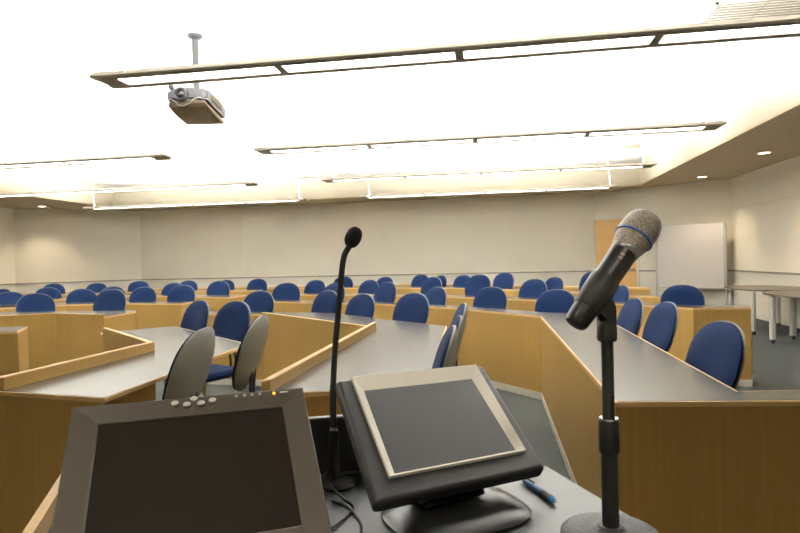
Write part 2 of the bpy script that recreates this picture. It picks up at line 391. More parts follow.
# ------------------------------------------------------------------ office chair
def back_outline(u, v):
    """u,v in [-1,1]: oval dome -> (x, z) of the backrest"""
    x = .235 * u * (1 - .10 * max(0, -v) ** 2); z = .84 + .215 * v; return x, z
def back_surface(r, a):
    cu, sv = math.cos(a), math.sin(a)
    e = 2 / 2.35
    u = r * math.copysign(abs(cu) ** e, cu); v = r * math.copysign(abs(sv) ** e, sv)
    x, z = back_outline(u, v)
    y = .235 + (z - .63) * .34 - .55 * x * x - .10 * (z - .80) ** 2 * 4
    return x, y, z, r
def dish(rs, dy, bulge, n=40, scale=1.0, rim=0):
    bm_rings = []
    for r in rs:
        ring = []
        for k in range(n):
            x, y, z, _ = back_surface(r * scale, 2 * math.pi * k / n)
            ring.append((x, y + dy(r), z))
        bm_rings.append(ring)
    return bm_rings
def make_chair():
    t = thing('office_chair', '', 'chair', (0, 0, 0), 0)
    rs = [.02, .3, .55, .75, .88, .96, 1.0]
    # pad: front surface then rear surface
    front = dish(rs, lambda r: -.045 + .028 * max(0, (r - .6) / .4) ** 2.2, 0, scale=.975)
    rear = dish(rs[::-1], lambda r: -.004, 0, scale=.975)
    bm = bmesh.new(); loft(bm, front + rear); obj('backrest', bm, 'blue', t, smooth=True)
    f2 = dish(rs, lambda r: -.004, 0); r2 = dish(rs[::-1], lambda r: .022 - .016 * max(0, (r - .6) / .4) ** 2, 0)
    bm = bmesh.new(); loft(bm, f2 + r2); obj('back_shell', bm, 'shell', t, smooth=True)
    # seat
    def seat_ring(s, z):
        n = 36; out = []
        for k in range(n):
            a = 2 * math.pi * k / n; cu, sv = math.cos(a), math.sin(a); e = 2 / 3.2
            out.append((.235 * s * math.copysign(abs(cu) ** e, cu), -.02 + .225 * s * math.copysign(abs(sv) ** e, sv), z - (.02 if sv < -.6 else 0) * s * s))
        return out
    bm = bmesh.new(); loft(bm, [seat_ring(.9, .462), seat_ring(1, .475), seat_ring(1, .50), seat_ring(.95, .518), seat_ring(.7, .526), seat_ring(.2, .522)]); obj('seat', bm, 'blue', t, smooth=True)
    bm = bmesh.new(); loft(bm, [seat_ring(.6, .435), seat_ring(.88, .45), seat_ring(.94, .4615)]); obj('seat_pan', bm, 'rubber', t, smooth=True)
    for s in (-1, 1):
        bm = bmesh.new(); tube(bm, bez([(s * .035, .06, .44), (s * .035, .22, .44), (s * .035, .285, .50), (s * .035, .278, .62), (s * .03, .285, .74)], 6), .010, 8)
        obj('back_bracket', bm, 'rubber', t, smooth=True)
    bm = bmesh.new(); lathe_along(bm, (0, 0, .08), (0, 0, 1), [(0, .032), (.17, .030), (.17, .018), (.36, .018)], 20); obj('gas_column', bm, 'chrome', t, smooth=True)
    for k in range(5):
        a = 2 * math.pi * k / 5 + .3; d = Vector((math.cos(a), math.sin(a), 0)); s = Vector((-d.y, d.x, 0))
        bm = bmesh.new()
        loft(bm, [[Vector((0, 0, z)) + d * r + s * w for (w, z) in ((-hw, z0), (hw, z0), (hw * .7, z1), (-hw * .7, z1))] for r, hw, z0, z1 in ((.015, .028, .085, .125), (.16, .022, .078, .110), (.29, .016, .066, .088))])
        lg = obj('leg', bm, 'rubber', t, bevel=.004)
        bm = bmesh.new()
        for q in (-.016, .006): c0 = d * .285 + s * q + Vector((0, 0, .028)); cyl(bm, c0, c0 + s * .011, .028, n=16)
        cyl(bm, d * .285 + Vector((0, 0, .028)), d * .285 + Vector((0, 0, .07)), .007, n=8)
        obj('caster', bm, 'rubber', lg, smooth=True)
    return t
proto = make_chair()
def copy_tree(o, parent=None):
    c = o.copy(); C.objects.link(c); c.parent = parent
    for ch in list(o.children): copy_tree(ch, c)
    return c
first = [True]
def place_chair(label, bx, by, face, ztop, group, spin=0):
    """bx,by: where the backrest stands; face: unit vector the sitter looks along"""
    if first[0]: o = proto; first[0] = False
    else: o = copy_tree(proto)
    dz = ztop - 1.055
    o.location = (bx + face.x * .27, by + face.y * .27, 0)
    o.rotation_euler = (0, 0, math.atan2(face.x, -face.y))
    o['label'] = label; o['group'] = group; o['category'] = 'chair'
    for ch in o.children:
        k = ch.name.split('.')[0]
        if k in ('backrest', 'back_shell', 'seat', 'seat_pan', 'back_bracket'): ch.location.z = dz
        if k == 'gas_column': s = (.36 + dz) / .36; ch.scale.z = s; ch.location.z = .08 * (1 - s)
    return o
def by_desk(label, x0, x1, ytop, ycut, group, gap=.55, sgn=1, wmin=.0):
    xc = (x0 + x1) / 2
    p = P(xc, ycut, ZT); v = Vector((p.x, p.y, 0)).normalized(); q = p + v * gap
    depth = (q - EYE).dot(FW)
    r = (x1 - x0) * depth / F_PX / .47
    ang = math.acos(min(1, max(.45, r))) * sgn
    yt = P(xc, ytop, .9); s = ray(xc, ytop); zt = H + s.z * (depth)
    zt = min(1.13, max(.93, zt))
    f = -v; ca, sa = math.cos(-ang), math.sin(-ang); f = Vector((f.x * ca - f.y * sa, f.x * sa + f.y * ca, 0))
    place_chair(label, q.x, q.y, f, zt, group)
def by_top(label, xc, ytop, ztop, angdeg, group):
    p = P(xc, ytop, ztop); v = Vector((p.x, p.y, 0)).normalized()
    f = -v; an = R(-angdeg); ca, sa = math.cos(an), math.sin(an); f = Vector((f.x * ca - f.y * sa, f.x * sa + f.y * ca, 0))
    place_chair(label, p.x, p.y, f, ztop, group)
ordn = ['first', 'second', 'third', 'fourth', 'fifth', 'sixth', 'seventh', 'eighth', 'ninth', 'tenth']
def row(desc, group, items, total=None):
    for i, it in enumerate(items):
        by_desk('blue office chair, %s from the left %s' % (ordn[i], desc), *it[:4], group, **(it[4] if len(it) > 4 else {}))
row('behind the broad wooden panel on the left', 'chairs behind the broad left panel', [(17, 55, 293.5, 311.6), (95, 124, 289.5, 311)])
row('behind the second left desk row', 'chairs at the second left row', [(-8, 28, 292, 305.5), (67, 97, 289, 303.2), (130, 155, 287, 302.4), (168, 194, 285, 302)])
row('behind the third left desk row', 'chairs at the third left row', [(-10, 10, 289, 300.5), (35, 61, 287.5, 298.8), (100, 126, 286.5, 295.6), (162, 183, 283, 295.3), (207, 229, 281, 295.3)])
row('at the far left row before the rear counter', 'chairs at the far left row', [(43, 64, 283.5, 294.2), (86, 108, 283, 292.8), (128, 150, 280.8, 291.5), (178, 197, 280.5, 290.5), (216, 234, 280, 290), (247, 267, 278.8, 290)])
row('behind the middle desk strip', 'chairs behind the middle desk', [(242, 273, 291, 311.7), (312, 336.5, 290.5, 312.6), (345, 373, 294, 317), (393, 427.5, 293, 323.2)])
row('at the large right desk', 'chairs at the large right desk', [(272, 300, 283, 300), (322, 344, 283, 300.8), (374, 395, 282, 302), (423, 445, 287, 305.2, {'gap': .75}), (473, 506, 287, 308.5, {'gap': .78}), (535, 575, 289.5, 313)])
row('behind the square-ended right desk row', 'chairs at the square ended right desk', [(304, 325, 280, 293.6), (358, 378, 280, 293.4), (421, 441, 277, 294.4), (465, 490, 274.5, 296), (519, 546, 279, 298.6), (608, 626.5, 285, 301.8), (662, 702.5, 285, 305.5)])
row('in the rearmost right row', 'chairs at the rearmost right row', [(333, 353, 276.5, 287), (375, 393, 277, 287), (411, 428.5, 274.5, 286.7), (432, 446, 275.5, 286.6, {'gap': .95}), (453, 471, 275, 286.8), (493, 513.5, 272.5, 288.5), (543, 562, 277, 290), (580, 598, 271.5, 291)])
g = 'chairs around the front left desk'
by_top('grey shell of office chair seen from behind, nearest one left of the gooseneck', 188, 328, 1.05, 113, g)
by_top('office chair showing grey shell and blue seat, at the front left desk tip', 249, 315.5, 1.05, 107, g)
by_top('blue office chair beyond front left desk, left one of the pair', 193, 300.5, 1.03, 64, g)
by_top('blue office chair beyond front left desk, right one of the pair', 230, 301.5, 1.03, 52, g)
g = 'chairs along the right side of the middle desk'
by_top('blue office chair in profile above the touch screen, nearest of three', 436, 326, 1.05, 90, g)
by_top('blue office chair in profile above the touch screen, middle of three', 445, 316, 1.05, 88, g)
by_top('blue office chair in profile above the touch screen, farthest of three', 453, 303, 1.05, 86, g)
g = 'chairs along the right wing desk'
by_top('blue office chair at the right wing desk, just right of the handheld microphone', 627, 298, 1.00, 70, g)
by_top('middle blue office chair of three along the right wing desk', 658, 302, 1.00, 66, g)
by_top('large blue office chair at the right wing desk, nearest one on the right', 711, 321.5, 1.00, 60, g)

# ------------------------------------------------------------------ whiteboard on legs
a3 = P(657.5, 291, .80); 
def plane_pt(px, py, A, n): d = ray(px, py); return EYE + d * ((A - EYE).dot(n) / d.dot(n))
wbA = a + dW * wall_pt(657.5, a, dW) + nW * .32; wbB = a + dW * wall_pt(725, a, dW) + nW * .32
# re-project onto the offset plane
wbA = a + nW * .32 + dW * ((plane_pt(657.5, 260, a + nW * .32, nW) - a).dot(dW)); wbB = a + nW * .32 + dW * ((plane_pt(725, 260, a + nW * .32, nW) - a).dot(dW))
W_ = (wbB - wbA).length
zt = plane_pt(690, 223.5, a + nW * .32, nW).z; zb = plane_pt(690, 287.5, a + nW * .32, nW).z
wb = thing('mobile_whiteboard', 'large white board on legs standing beside the door at the right', 'whiteboard', ((wbA + wbB) / 2).to_tuple()[:2] + (0,), angW)
obj('board_panel', B(-W_ / 2 + .02, W_ / 2 - .02, -.012, .012, zb, zt - .02), 'board', wb)
bm = bmesh.new()
box(bm, -W_ / 2, -W_ / 2 + .022, -.02, .02, zb, zt); box(bm, W_ / 2 - .022, W_ / 2, -.02, .02, zb, zt); box(bm, -W_ / 2 + .022, W_ / 2 - .022, -.02, .02, zt - .02, zt); box(bm, -W_ / 2 + .022, W_ / 2 - .022, -.02, .02, zb - .025, zb)
obj('board_frame', bm, 'steel', wb)
for s in (-1, 1):
    bm = bmesh.new(); x = s * (W_ / 2 + .02); box(bm, x - .02, x + .02, -.02, .02, .08, zt - .05); box(bm, x - .022, x + .022, -.26, .26, .06, .10)
    lg = obj('leg', bm, 'steel', wb, bevel=.004)
    for q in (-.23, .23):
        bm = bmesh.new(); cyl(bm, (x - .012, q, .03), (x + .012, q, .03), .03); obj('caster', bm, 'rubber', lg, smooth=True)

# ------------------------------------------------------------------ side tables by the right wall
def oval_table(label, cx, cy, hx, hy, legs, rot=0, lr=.032):
    t = thing('side_table', label, 'table', (cx, cy, 0), rot, 'tables along the right wall')
    n = 48; pts = []
    for k in range(n):
        an = 2 * math.pi * k / n; e = 2 / 2.6
        pts.append(Vector((hx * math.copysign(abs(math.cos(an)) ** e, math.cos(an)), hy * math.copysign(abs(math.sin(an)) ** e, math.sin(an)))))
    bm = bmesh.new(); prism(bm, pts, .71, .735); obj('tabletop', bm, 'table_top', t, bevel=.004)
    for (x, y) in legs:
        bm = bmesh.new(); cyl(bm, (x, y, .06), (x, y, .71), lr, n=20); lg = obj('leg', bm, 'metal_leg', t, smooth=True)
        bm = bmesh.new(); cyl(bm, (x - .015, y, .03), (x + .015, y, .03), .03); cyl(bm, (x, y, .03), (x, y, .062), .02); obj('caster', bm, 'rubber', lg, smooth=True)
l1 = P(754, 335, 0); l2 = P(773, 343.5, 0); l3 = P(785, 336, 0)
t1c = Vector((l1.x + .05, l1.y + .55, 0))
oval_table('brown oval-ended table on casters by the right wall, farther of the two', 4.58, 11.05, .56, .85, [(l1.x - 4.58, l1.y - 11.05), (-.46, .3), (.42, -.6), (.42, .55)])
oval_table('brown oval-ended table on casters at the right picture edge, nearer one', 4.54, 9.25, .62, .88, [(l2.x - 4.54, l2.y - 9.25), (l3.x - 4.54 - .06, .62), (-.42, -.6), (.45, -.6)], lr=.045)

# ------------------------------------------------------------------ projector
pj = P(199, 107, 2.88)
pc = Vector((pj.x + .03, pj.y - .08, 2.87))
prj = thing('ceiling_projector', 'grey ceiling projector hanging on a pole above the left seats', 'projector', pc)
tilt = Matrix.Rotation(R(-9), 4, 'X') @ Matrix.Rotation(R(6), 4, 'Z') @ Matrix.Diagonal((1.12, 1.05, 1.35, 1))
def px_ring(y, hw, zt_, zb_, k=12):
    out = []
    for i in range(k + 1):
        u = -1 + 2 * i / k; out.append(Vector((hw * u, y, zt_ - .03 * abs(u) ** 3)))
    for i in range(k + 1):
        u = 1 - 2 * i / k; out.append(Vector((hw * u * .97, y, zb_)))
    return out
bm = bmesh.new()
loft(bm, [[tilt @ p for p in px_ring(y, hw, z1, z0)] for y, hw, z1, z0 in ((-.235, .155, .035, -.02), (-.22, .172, .055, -.03), (0, .178, .07, -.03), (.2, .172, .062, -.03), (.235, .155, .04, -.02))])
obj('upper_case', bm, 'proj', prj, smooth=True)
bm = bmesh.new()
loft(bm, [[tilt @ p for p in px_ring(y, hw, z1, z0)] for y, hw, z1, z0 in ((-.23, .15, -.031, -.04), (-.2, .168, -.031, -.075), (0, .172, -.031, -.085), (.19, .168, -.031, -.078), (.23, .15, -.031, -.045))])
obj('lower_case', bm, 'proj_low', prj)
bm = bmesh.new()
wave = [(-.17, -.03), (-.13, -.03), (-.10, -.045), (-.07, -.072), (-.02, -.078), (.03, -.06), (.06, -.03), (.10, -.022), (.14, -.03), (.172, -.036)]
tube(bm, [tilt @ Vector((x, -.236, z)) for x, z in wave] + [tilt @ Vector((.181, -.1, -.045)), tilt @ Vector((.182, .2, -.035))], .0045, 6)
obj('trim_line', bm, 'cable', prj, smooth=True)
bm = bmesh.new(); c0 = tilt @ Vector((-.045, -.20, -.002)); c1 = tilt @ Vector((-.045, -.30, -.002))
lathe_along(bm, c0, c1, [(0, .068), (.05, .068), (.065, .062), (.08, .058), (.08, .046), (.06, .040)], 28); lr = obj('lens_barrel', bm, 'proj', prj, smooth=True)
bm = bmesh.new(); lathe_along(bm, c0 + (c1 - c0) * .5, c1, [(0, .040), (.012, .036), (.018, .02), (.020, .001)], 24); obj('lens_glass', bm, 'lens', lr, smooth=True)
bm = bmesh.new()
for i in range(7): box(bm, .1755, .182, -.14 + i * .035, -.125 + i * .035, -.01, .035, tilt)
obj('side_vent', bm, 'proj_low', prj)
bm = bmesh.new(); box(bm, -.17, -.13, -.225, -.18, .05, .085, tilt); obj('knob', bm, 'proj', prj, bevel=.008)
bm = bmesh.new(); box(bm, .06, .12, -.06, .02, .062, .09, tilt); obj('lamp_hatch', bm, 'proj', prj, bevel=.006)
bm = bmesh.new(); box(bm, -.10, .08, -.09, .10, .06, .10, tilt); obj('mount_plate', bm, 'proj', prj, bevel=.01)
bm = bmesh.new(); cyl(bm, (-.01, 0, .09), (-.01, 0, ZC - pc.z - .02), .028); obj('pole', bm, 'proj', prj, smooth=True)
bm = bmesh.new(); lathe_along(bm, (-.01, 0, ZC - pc.z - .04), (-.01, 0, ZC - pc.z), [(0, .035), (.02, .065), (.04, .07)], 24); obj('ceiling_flange', bm, 'proj', prj, smooth=True)

# ------------------------------------------------------------------ lectern
ZP = .98
A1 = P(546, 466, ZP); A2 = P(640, 522, ZP); A3 = A2 + (A2 - A1) * 1.2
Lb = P(300, 468, ZP); L1 = P(57, 490, ZP + .03); L2 = P(30, 533, ZP + .03); L3 = L2 + (L2 - L1) * 1.6
lp = [Vector((v.x, v.y)) for v in (A3, A1, Lb, L1, L3)]
# straighten the back edge
p0 = P(296, 476, ZP); p1 = P(365, 470, ZP)
u = Vector((p1.x - p0.x, p1.y - p0.y)).normalized(); nv = Vector((-u.y, u.x))
q0 = Vector((p0.x, p0.y)) - u * .10; q1 = Vector((p1.x, p1.y)) + u * .14
lp[1] = Vector((A1.x, A1.y)); E1 = Vector((L1.x - L2.x, L1.y - L2.y)); bq = q0 + nv * .018; dq = Vector((L1.x, L1.y)) - bq
lp[2] = q1 + nv * .018; lp[3] = bq + u * ((dq.x * E1.y - dq.y * E1.x) / (u.x * E1.y - u.y * E1.x))
lec = thing('lectern', 'dark-topped lectern with wooden sides at the very front, carrying the screens', 'lectern', (-.2, .6, 0))
lpl = [p - Vector((-.2, .6)) for p in lp]
lpl = [Vector((lpl[-1].x, lpl[-1].y))] + lpl[:-1]
bm = bmesh.new(); prism(bm, lpl, ZP - .03, ZP); obj('countertop', bm, 'podium_top', lec)
nn = len(lpl); oa = offset(lpl, .006); ob = offset(lpl, .028)
bm = bmesh.new()
for i in range(nn):
    j = (i + 1) % nn; prism(bm, [oa[i], oa[j], ob[j], ob[i]], 0, ZP - .03)
obj('cabinet_body', bm, 'wood', lec)
# wooden rim on the left side
oc = offset(lpl, -.010); od = offset(lpl, .004)
ei = None
for i in range(nn):
    j = (i + 1) % nn
    if lpl[i].x < -.2 and lpl[j].x < -.2: ei = i
if ei is not None:
    j = (ei + 1) % nn; bm = bmesh.new(); prism(bm, [oc[ei], oc[j], od[j], od[ei]], ZP - .20, ZP + .03); obj('side_rim', bm, 'wood', lec)
# black raised box behind the gooseneck
p0 = P(296, 476, ZP); p1 = P(365, 470, ZP)
u = Vector((p1.x - p0.x, p1.y - p0.y)).normalized(); nv = Vector((-u.y, u.x))
q0 = Vector((p0.x, p0.y)) - u * .10; q1 = Vector((p1.x, p1.y)) + u * .14
bm = bmesh.new(); prism(bm, [q - Vector((-.2, .6)) for q in (q0, q1, q1 + nv * .016, q0 + nv * .016)], ZP, ZP + .098); obj('cable_box', bm, 'black', lec, bevel=.003)

# --- generic slab from a plane quad
def quad3d(ps, width):
    d = [ray(*p) for p in ps]
    A = Matrix(((d[1].x, -d[2].x, d[3].x), (d[1].y, -d[2].y, d[3].y), (d[1].z, -d[2].z, d[3].z)))
    t = A.inverted() @ d[0]; T = [1, t[0], t[1], t[2]]; q = [d[i] * T[i] for i in range(4)]
    s = width / (q[1] - q[0]).length; return [EYE + v * s for v in q]
def face_frame(q):
    """local axes of a tilted screen: origin = centre, x right, y up the face, z out"""
    o = sum(q, Vector()) / 4; x = ((q[1] - q[0]) + (q[2] - q[3])).normalized(); y = ((q[0] - q[3]) + (q[1] - q[2])); y = (y - x * y.dot(x)).normalized(); z = x.cross(y)
    if z.dot(EYE - o) < 0: z = -z
    m = Matrix.Identity(4)
    for i in range(3): m[i][0] = x[i]; m[i][1] = y[i]; m[i][2] = z[i]; m[i][3] = o[i]
    return m
def uv(mtx, px, py):   # pixel on the face plane -> local x,y
    inv = mtx.inverted(); e = inv @ EYE; d = inv.to_3x3() @ ray(px, py); t = -e.z / d.z; q = e + d * t; return Vector((q.x, q.y))
def in_world(bm, mtx, root):
    r = Matrix.Translation(-root.location)
    for v in bm.verts: v.co = r @ (mtx @ v.co)
    return bm
def ring_slab(bm, outer, inner_, z0, z1, zin=None):
    n = len(outer); zin = z1 if zin is None else zin
    o0 = [bm.verts.new((p.x, p.y, z0)) for p in outer]; o1 = [bm.verts.new((p.x, p.y, z1)) for p in outer]
    i1 = [bm.verts.new((p.x, p.y, zin)) for p in inner_]; i0 = [bm.verts.new((p.x, p.y, z0)) for p in inner_]
    for k in range(n):
        j = (k + 1) % n
        for f in ([o0[k], o0[j], o1[j], o1[k]], [o1[k], o1[j], i1[j], i1[k]], [i1[k], i1[j], i0[j], i0[k]], [i0[k], i0[j], o0[j], o0[k]]): bm.faces.new(f)

# --- touch screen
q = quad3d([(337, 380), (483, 365), (546, 467), (376, 503)], .283); mf = face_frame(q)
ctr = mf.translation.copy()
root = thing('touch_screen_monitor', 'black touch screen terminal with silver bezel tilted on its oval foot', 'monitor', (ctr.x, ctr.y, ZP))
hw, hh = .142, .118
outer = [uv(mf, 337, 380), uv(mf, 483, 365), uv(mf, 546, 467), uv(mf, 376, 503)]
sil_o = [uv(mf, 351, 379.5), uv(mf, 475, 366.5), uv(mf, 525, 452.5), uv(mf, 389, 479)]
sil_i = [uv(mf, 364, 391.5), uv(mf, 471.5, 379.5), uv(mf, 515, 450.5), uv(mf, 394.5, 474)]
bm = bmesh.new()
zmid = [Vector((p.x * .86, p.y * .86)) for p in outer]
loft(bm, [[(p.x * .55, p.y * .5, -.055) for p in outer], [(p.x * .86, p.y * .86, -.034) for p in outer], [(p.x, p.y, -.022) for p in outer], [(p.x, p.y, -.006) for p in outer], [(p.x * .985, p.y * .985, 0) for p in outer]])
obj('housing', in_world(bm, mf, root), 'dark_housing', root, bevel=.004, seg=3)
bm = bmesh.new(); ring_slab(bm, sil_o, sil_i, -.001, .006, .001)
obj('bezel', in_world(bm, mf, root), 'silver', root, bevel=.0012)
bm = bmesh.new(); prism(bm, sil_i, -.001, .0012); obj('screen', in_world(bm, mf, root), 'screen_matte', root)
# neck + foot
ax = Vector((mf[0][0], mf[1][0], 0)).normalized(); ay = Vector((-ax.y, ax.x, 0))
fc = P(456, 515, ZP) - root.location; fc.z = 0
def foot_ring(sx, sy, z, n=40, off=0.0):
    out = []
    for k in range(n):
        an = 2 * math.pi * k / n; e = 2 / 3.2
        out.append(fc + ax * (sx * math.copysign(abs(math.cos(an)) ** e, math.cos(an))) + ay * (sy * math.copysign(abs(math.sin(an)) ** e, math.sin(an)) + off) + Vector((0, 0, z)))
    return out
bm = bmesh.new(); loft(bm, [foot_ring(.102, .078, 0), foot_ring(.104, .080, .005), foot_ring(.098, .073, .011), foot_ring(.07, .04, .017, off=.01)]); obj('foot', bm, 'foot_black', root, smooth=True)
top = (mf @ Vector((0, -.035, -.04))) - root.location; bot = fc + Vector((0, 0, .02)) + ay * .02
bm = bmesh.new(); hwn = .052
loft(bm, [[c + ax * sx + ay * sy for sx, sy in ((-w_, -.024), (w_, -.024), (w_, .03), (-w_, .03))] for c, w_ in ((bot, .055), (bot.lerp(top, .45), .046), (top, .055))])
obj('neck', bm, 'foot_black', root, bevel=.006, seg=3)
bm = bmesh.new(); cc = bot.lerp(top, .5); cyl(bm, cc - ax * .058, cc + ax * .058, .017, n=20); obj('hinge', bm, 'foot_black', root, smooth=True)

# --- left pen display
def line(a, b): return Vector((a[0], a[1], 1)).cross(Vector((b[0], b[1], 1)))
vp = line((72, 407), (50, 533)).cross(line((303, 387), (333, 533))); vp = vp / vp.z
yax = ray(vp.x, vp.y).normalized(); yax = yax if yax.z > 0 else -yax      # direction of the two side edges
d0_, d1_ = ray(72, 407), ray(303, 387); ratio = d0_.dot(yax) / d1_.dot(yax)
s_ = .311 / (d1_ * ratio - d0_).length
TL = EYE + d0_ * s_; TR = EYE + d1_ * (ratio * s_)
xax = (TR - TL).normalized(); hgt = .29
BRp = TR - yax * hgt
q = [TL, TR, TR - yax * hgt, TL - yax * hgt]; ml = face_frame(q); ctr = ml.translation.copy()
root = thing('flat_monitor', 'large charcoal flat monitor lying back with round buttons on its top edge', 'monitor', (ctr.x, ctr.y, ZP))
W2 = (TR - TL).length / 2; H2 = hgt / 2
outer = [Vector((-W2, H2)), Vector((W2, H2)), Vector((W2, -H2)), Vector((-W2, -H2))]
i0 = [uv(ml, 98, 423.5), uv(ml, 281.5, 404)]; br = uv(ml, 302, 522)
hI = i0[0].y - br.y
inn = [Vector((i0[0].x, (i0[0].y + i0[1].y) / 2)), Vector(((i0[1].x + br.x) / 2, (i0[0].y + i0[1].y) / 2)), Vector(((i0[1].x + br.x) / 2, br.y)), Vector((i0[0].x, br.y))]
bm = bmesh.new()
inner_slope = [Vector((p.x * 1.0, p.y)) for p in inn]
ring_slab(bm, outer, inn, -.014, 0, -.005)
obj('bezel', in_world(bm, ml, root), 'charcoal', root, bevel=.003, seg=3)
bm = bmesh.new(); loft(bm, [[(p.x * .8, p.y * .8, -.022) for p in outer], [(p.x * .98, p.y * .98, -.0145) for p in outer]]); obj('rear_case', in_world(bm, ml, root), 'charcoal', root)
bm = bmesh.new(); prism(bm, inn, -.012, -.0065); obj('screen', in_world(bm, ml, root), 'screen', root)
for (x, y) in ((175, 403.5), (187, 404.5), (194, 399), (201, 403.2), (212.5, 400.3)):
    c = uv(ml, x, y); bm = bmesh.new(); lathe_along(bm, (c.x, c.y, -.001), (c.x, c.y, 1), [(0, .0042), (.0022, .0042), (.003, .0032), (.0026, .001)], 20)
    for v in bm.verts: v.co.x = c.x + (v.co.x - c.x) * 1.25
    obj('button', in_world(bm, ml, root), 'button', root, smooth=True)
for (x, y) in ((236.5, 396.7), (244.5, 395.8), (252, 395.2), (259.8, 394.2)):
    c = uv(ml, x, y); bm = bmesh.new(); cyl(bm, (c.x, c.y, -.001), (c.x, c.y, .0015), .0022, n=14); obj('button', in_world(bm, ml, root), 'button', root)
c = uv(ml, 274, 393.3); bm = bmesh.new(); cyl(bm, (c.x, c.y, -.001), (c.x, c.y, .001), .0020, n=14); obj('indicator_light', in_world(bm, ml, root), 'led', root)
c = uv(ml, 284, 392.6); bm = bmesh.new(); box(bm, c.x - .006, c.x + .006, c.y - .0012, c.y + .0018, -.001, .0015); obj('power_switch', in_world(bm, ml, root), 'button', root)
# prop stand under the back of the monitor
pt = ml @ Vector((0, H2 * .55, -.028)); 
bm = bmesh.new(); uu = Vector((xax.x, xax.y, 0)).normalized(); pl = pt - root.location
vv = Vector((-uu.y, uu.x, 0))
loft(bm, [[Vector((pl.x, pl.y, z)) + uu * sx + vv * sy for sx, sy in ((-.07, -.015), (.07, -.015), (.07, .015), (-.07, .015))] for z in (0, pl.z)])
obj('prop_stand', bm, 'charcoal', root)

# ------------------------------------------------------------------ pen
pa = P(522, 478, ZP + .006); pb = P(556.5, 502.5, ZP + .006)
pen = thing('ballpoint_pen', 'blue ballpoint pen with black grip lying right of the touch screen', 'pen', ((pa + pb) / 2).to_tuple()[:2] + (ZP,))
dl = (pb - pa).normalized(); L = (pb - pa).length; off = -pen.location
def seg(t0, t1, r0, r1, name, material, par=pen):
    bm = bmesh.new(); cyl(bm, pa + dl * (L * t0) + off, pa + dl * (L * t1) + off, r0, r1, 14); return obj(name, bm, material, par, smooth=True)
seg(.10, .62, .0048, .0052, 'barrel', 'pen_blue'); seg(.62, .86, .0056, .0054, 'grip', 'rubber'); seg(.86, .95, .0050, .0035, 'ring', 'pen_blue'); seg(.95, 1.0, .0025, .0008, 'tip', 'chrome'); seg(0, .10, .003, .0038, 'push_button', 'rubber')
bm = bmesh.new(); sd = Vector((-dl.y, dl.x, 0)); box(bm, -.0015, .0015, 0, L * .32, 0, .0015)
for v in bm.verts: v.co = pa + off + dl * (L * .05) + sd * v.co.x + dl * v.co.y + Vector((0, 0, .0058 + v.co.z))
obj('clip', bm, 'rubber', pen)

# ------------------------------------------------------------------ microphone stand + handheld microphone
mb = P(611, 540, ZP); md = (mb - EYE).dot(FW)
st = thing('microphone_stand', 'black desktop microphone stand with round cast base on the lectern', 'microphone stand', (mb.x, mb.y, ZP))
bm = bmesh.new(); rb = .0635
lathe_along(bm, (0, 0, 0), (0, 0, 1), [(0, rb * .97), (.003, rb), (.008, rb), (.011, rb * .95), (.013, rb * .55), (.015, .02), (.02, .015)], 48); obj('base', bm, 'stand_base', st, smooth=True)
def zat(y):    # height on the stand's vertical axis seen at image row y
    n = Vector((FW.x, FW.y, 0)).normalized(); d = ray(608, y); t = (Vector((mb.x, mb.y, 0)) - Vector((0, 0, 0))).dot(n) / d.dot(n); return H + d.z * t - ZP
zc0, zc1, ztp = zat(453), zat(419), zat(344)
bm = bmesh.new(); cyl(bm, (0, 0, .02), (0, 0, zc1), .0108, n=20); obj('lower_tube', bm, 'mic_black', st, smooth=True)
bm = bmesh.new(); lathe_along(bm, (0, 0, zc0), (0, 0, 1), [(0, .0115), (.003, .0132), (zc1 - zc0 - .003, .0132), (zc1 - zc0, .0115)], 24); obj('clutch', bm, 'mic_black', st, smooth=True)
bm = bmesh.new(); lathe_along(bm, (0, 0, zc1), (0, 0, 1), [(0, .0122), (.0018, .0122), (.0018, .008)], 24); obj('clutch_ring', bm, 'chrome', st, smooth=True)
bm = bmesh.new(); cyl(bm, (0, 0, zc1), (0, 0, ztp + .01), .0078, n=20); obj('upper_tube', bm, 'mic_black', st, smooth=True)
# microphone
ma = PX_(576.5, 322, md - .02); me_ = PX_(642.3, 225.5, md + .02); ax_m = (me_ - ma).normalized(); Lm = (me_ - ma).length
# clip
joint = Vector((0, 0, ztp + .004)); mloc = Vector((st.location.x, st.location.y, ZP))
side = ax_m.cross(Vector((0, 0, 1))).normalized()
bm = bmesh.new(); lathe_along(bm, joint, joint + Vector((0, 0, 1)), [(0, .0115), (.004, .0128), (.022, .0122), (.026, .010)], 24)
cp = ma + ax_m * (Lm * .18) - mloc; cp2 = ma + ax_m * (Lm * .36) - mloc
obj('clip_base', bm, 'clip_rubber', st, smooth=True)
bm = bmesh.new(); jj = joint + Vector((0, 0, .026))
dn = -(side.cross(ax_m)).normalized(); dn = dn if dn.z < 0 else -dn
for s in (-1, 1):
    o_ = side * (.0085 * s)
    loft(bm, [[p + o_ + side * (.003 * q) * 1 + ax_m * (w_ * r_) for q, r_ in ((-1, -1), (1, -1), (1, 1), (-1, 1))] for p, w_ in ((jj - Vector((0, 0, .018)), .010), (jj + Vector((0, 0, .012)), .010), (cp.lerp(cp2, .4) + dn * .014, .013), (cp.lerp(cp2, .4) + dn * .004, .014))])
obj('clip_arms', bm, 'clip_rubber', st, bevel=.0015)
bm = bmesh.new(); a0 = ma + ax_m * (Lm * .13) - mloc; a1 = ma + ax_m * (Lm * .43) - mloc; LL = (a1 - a0).length
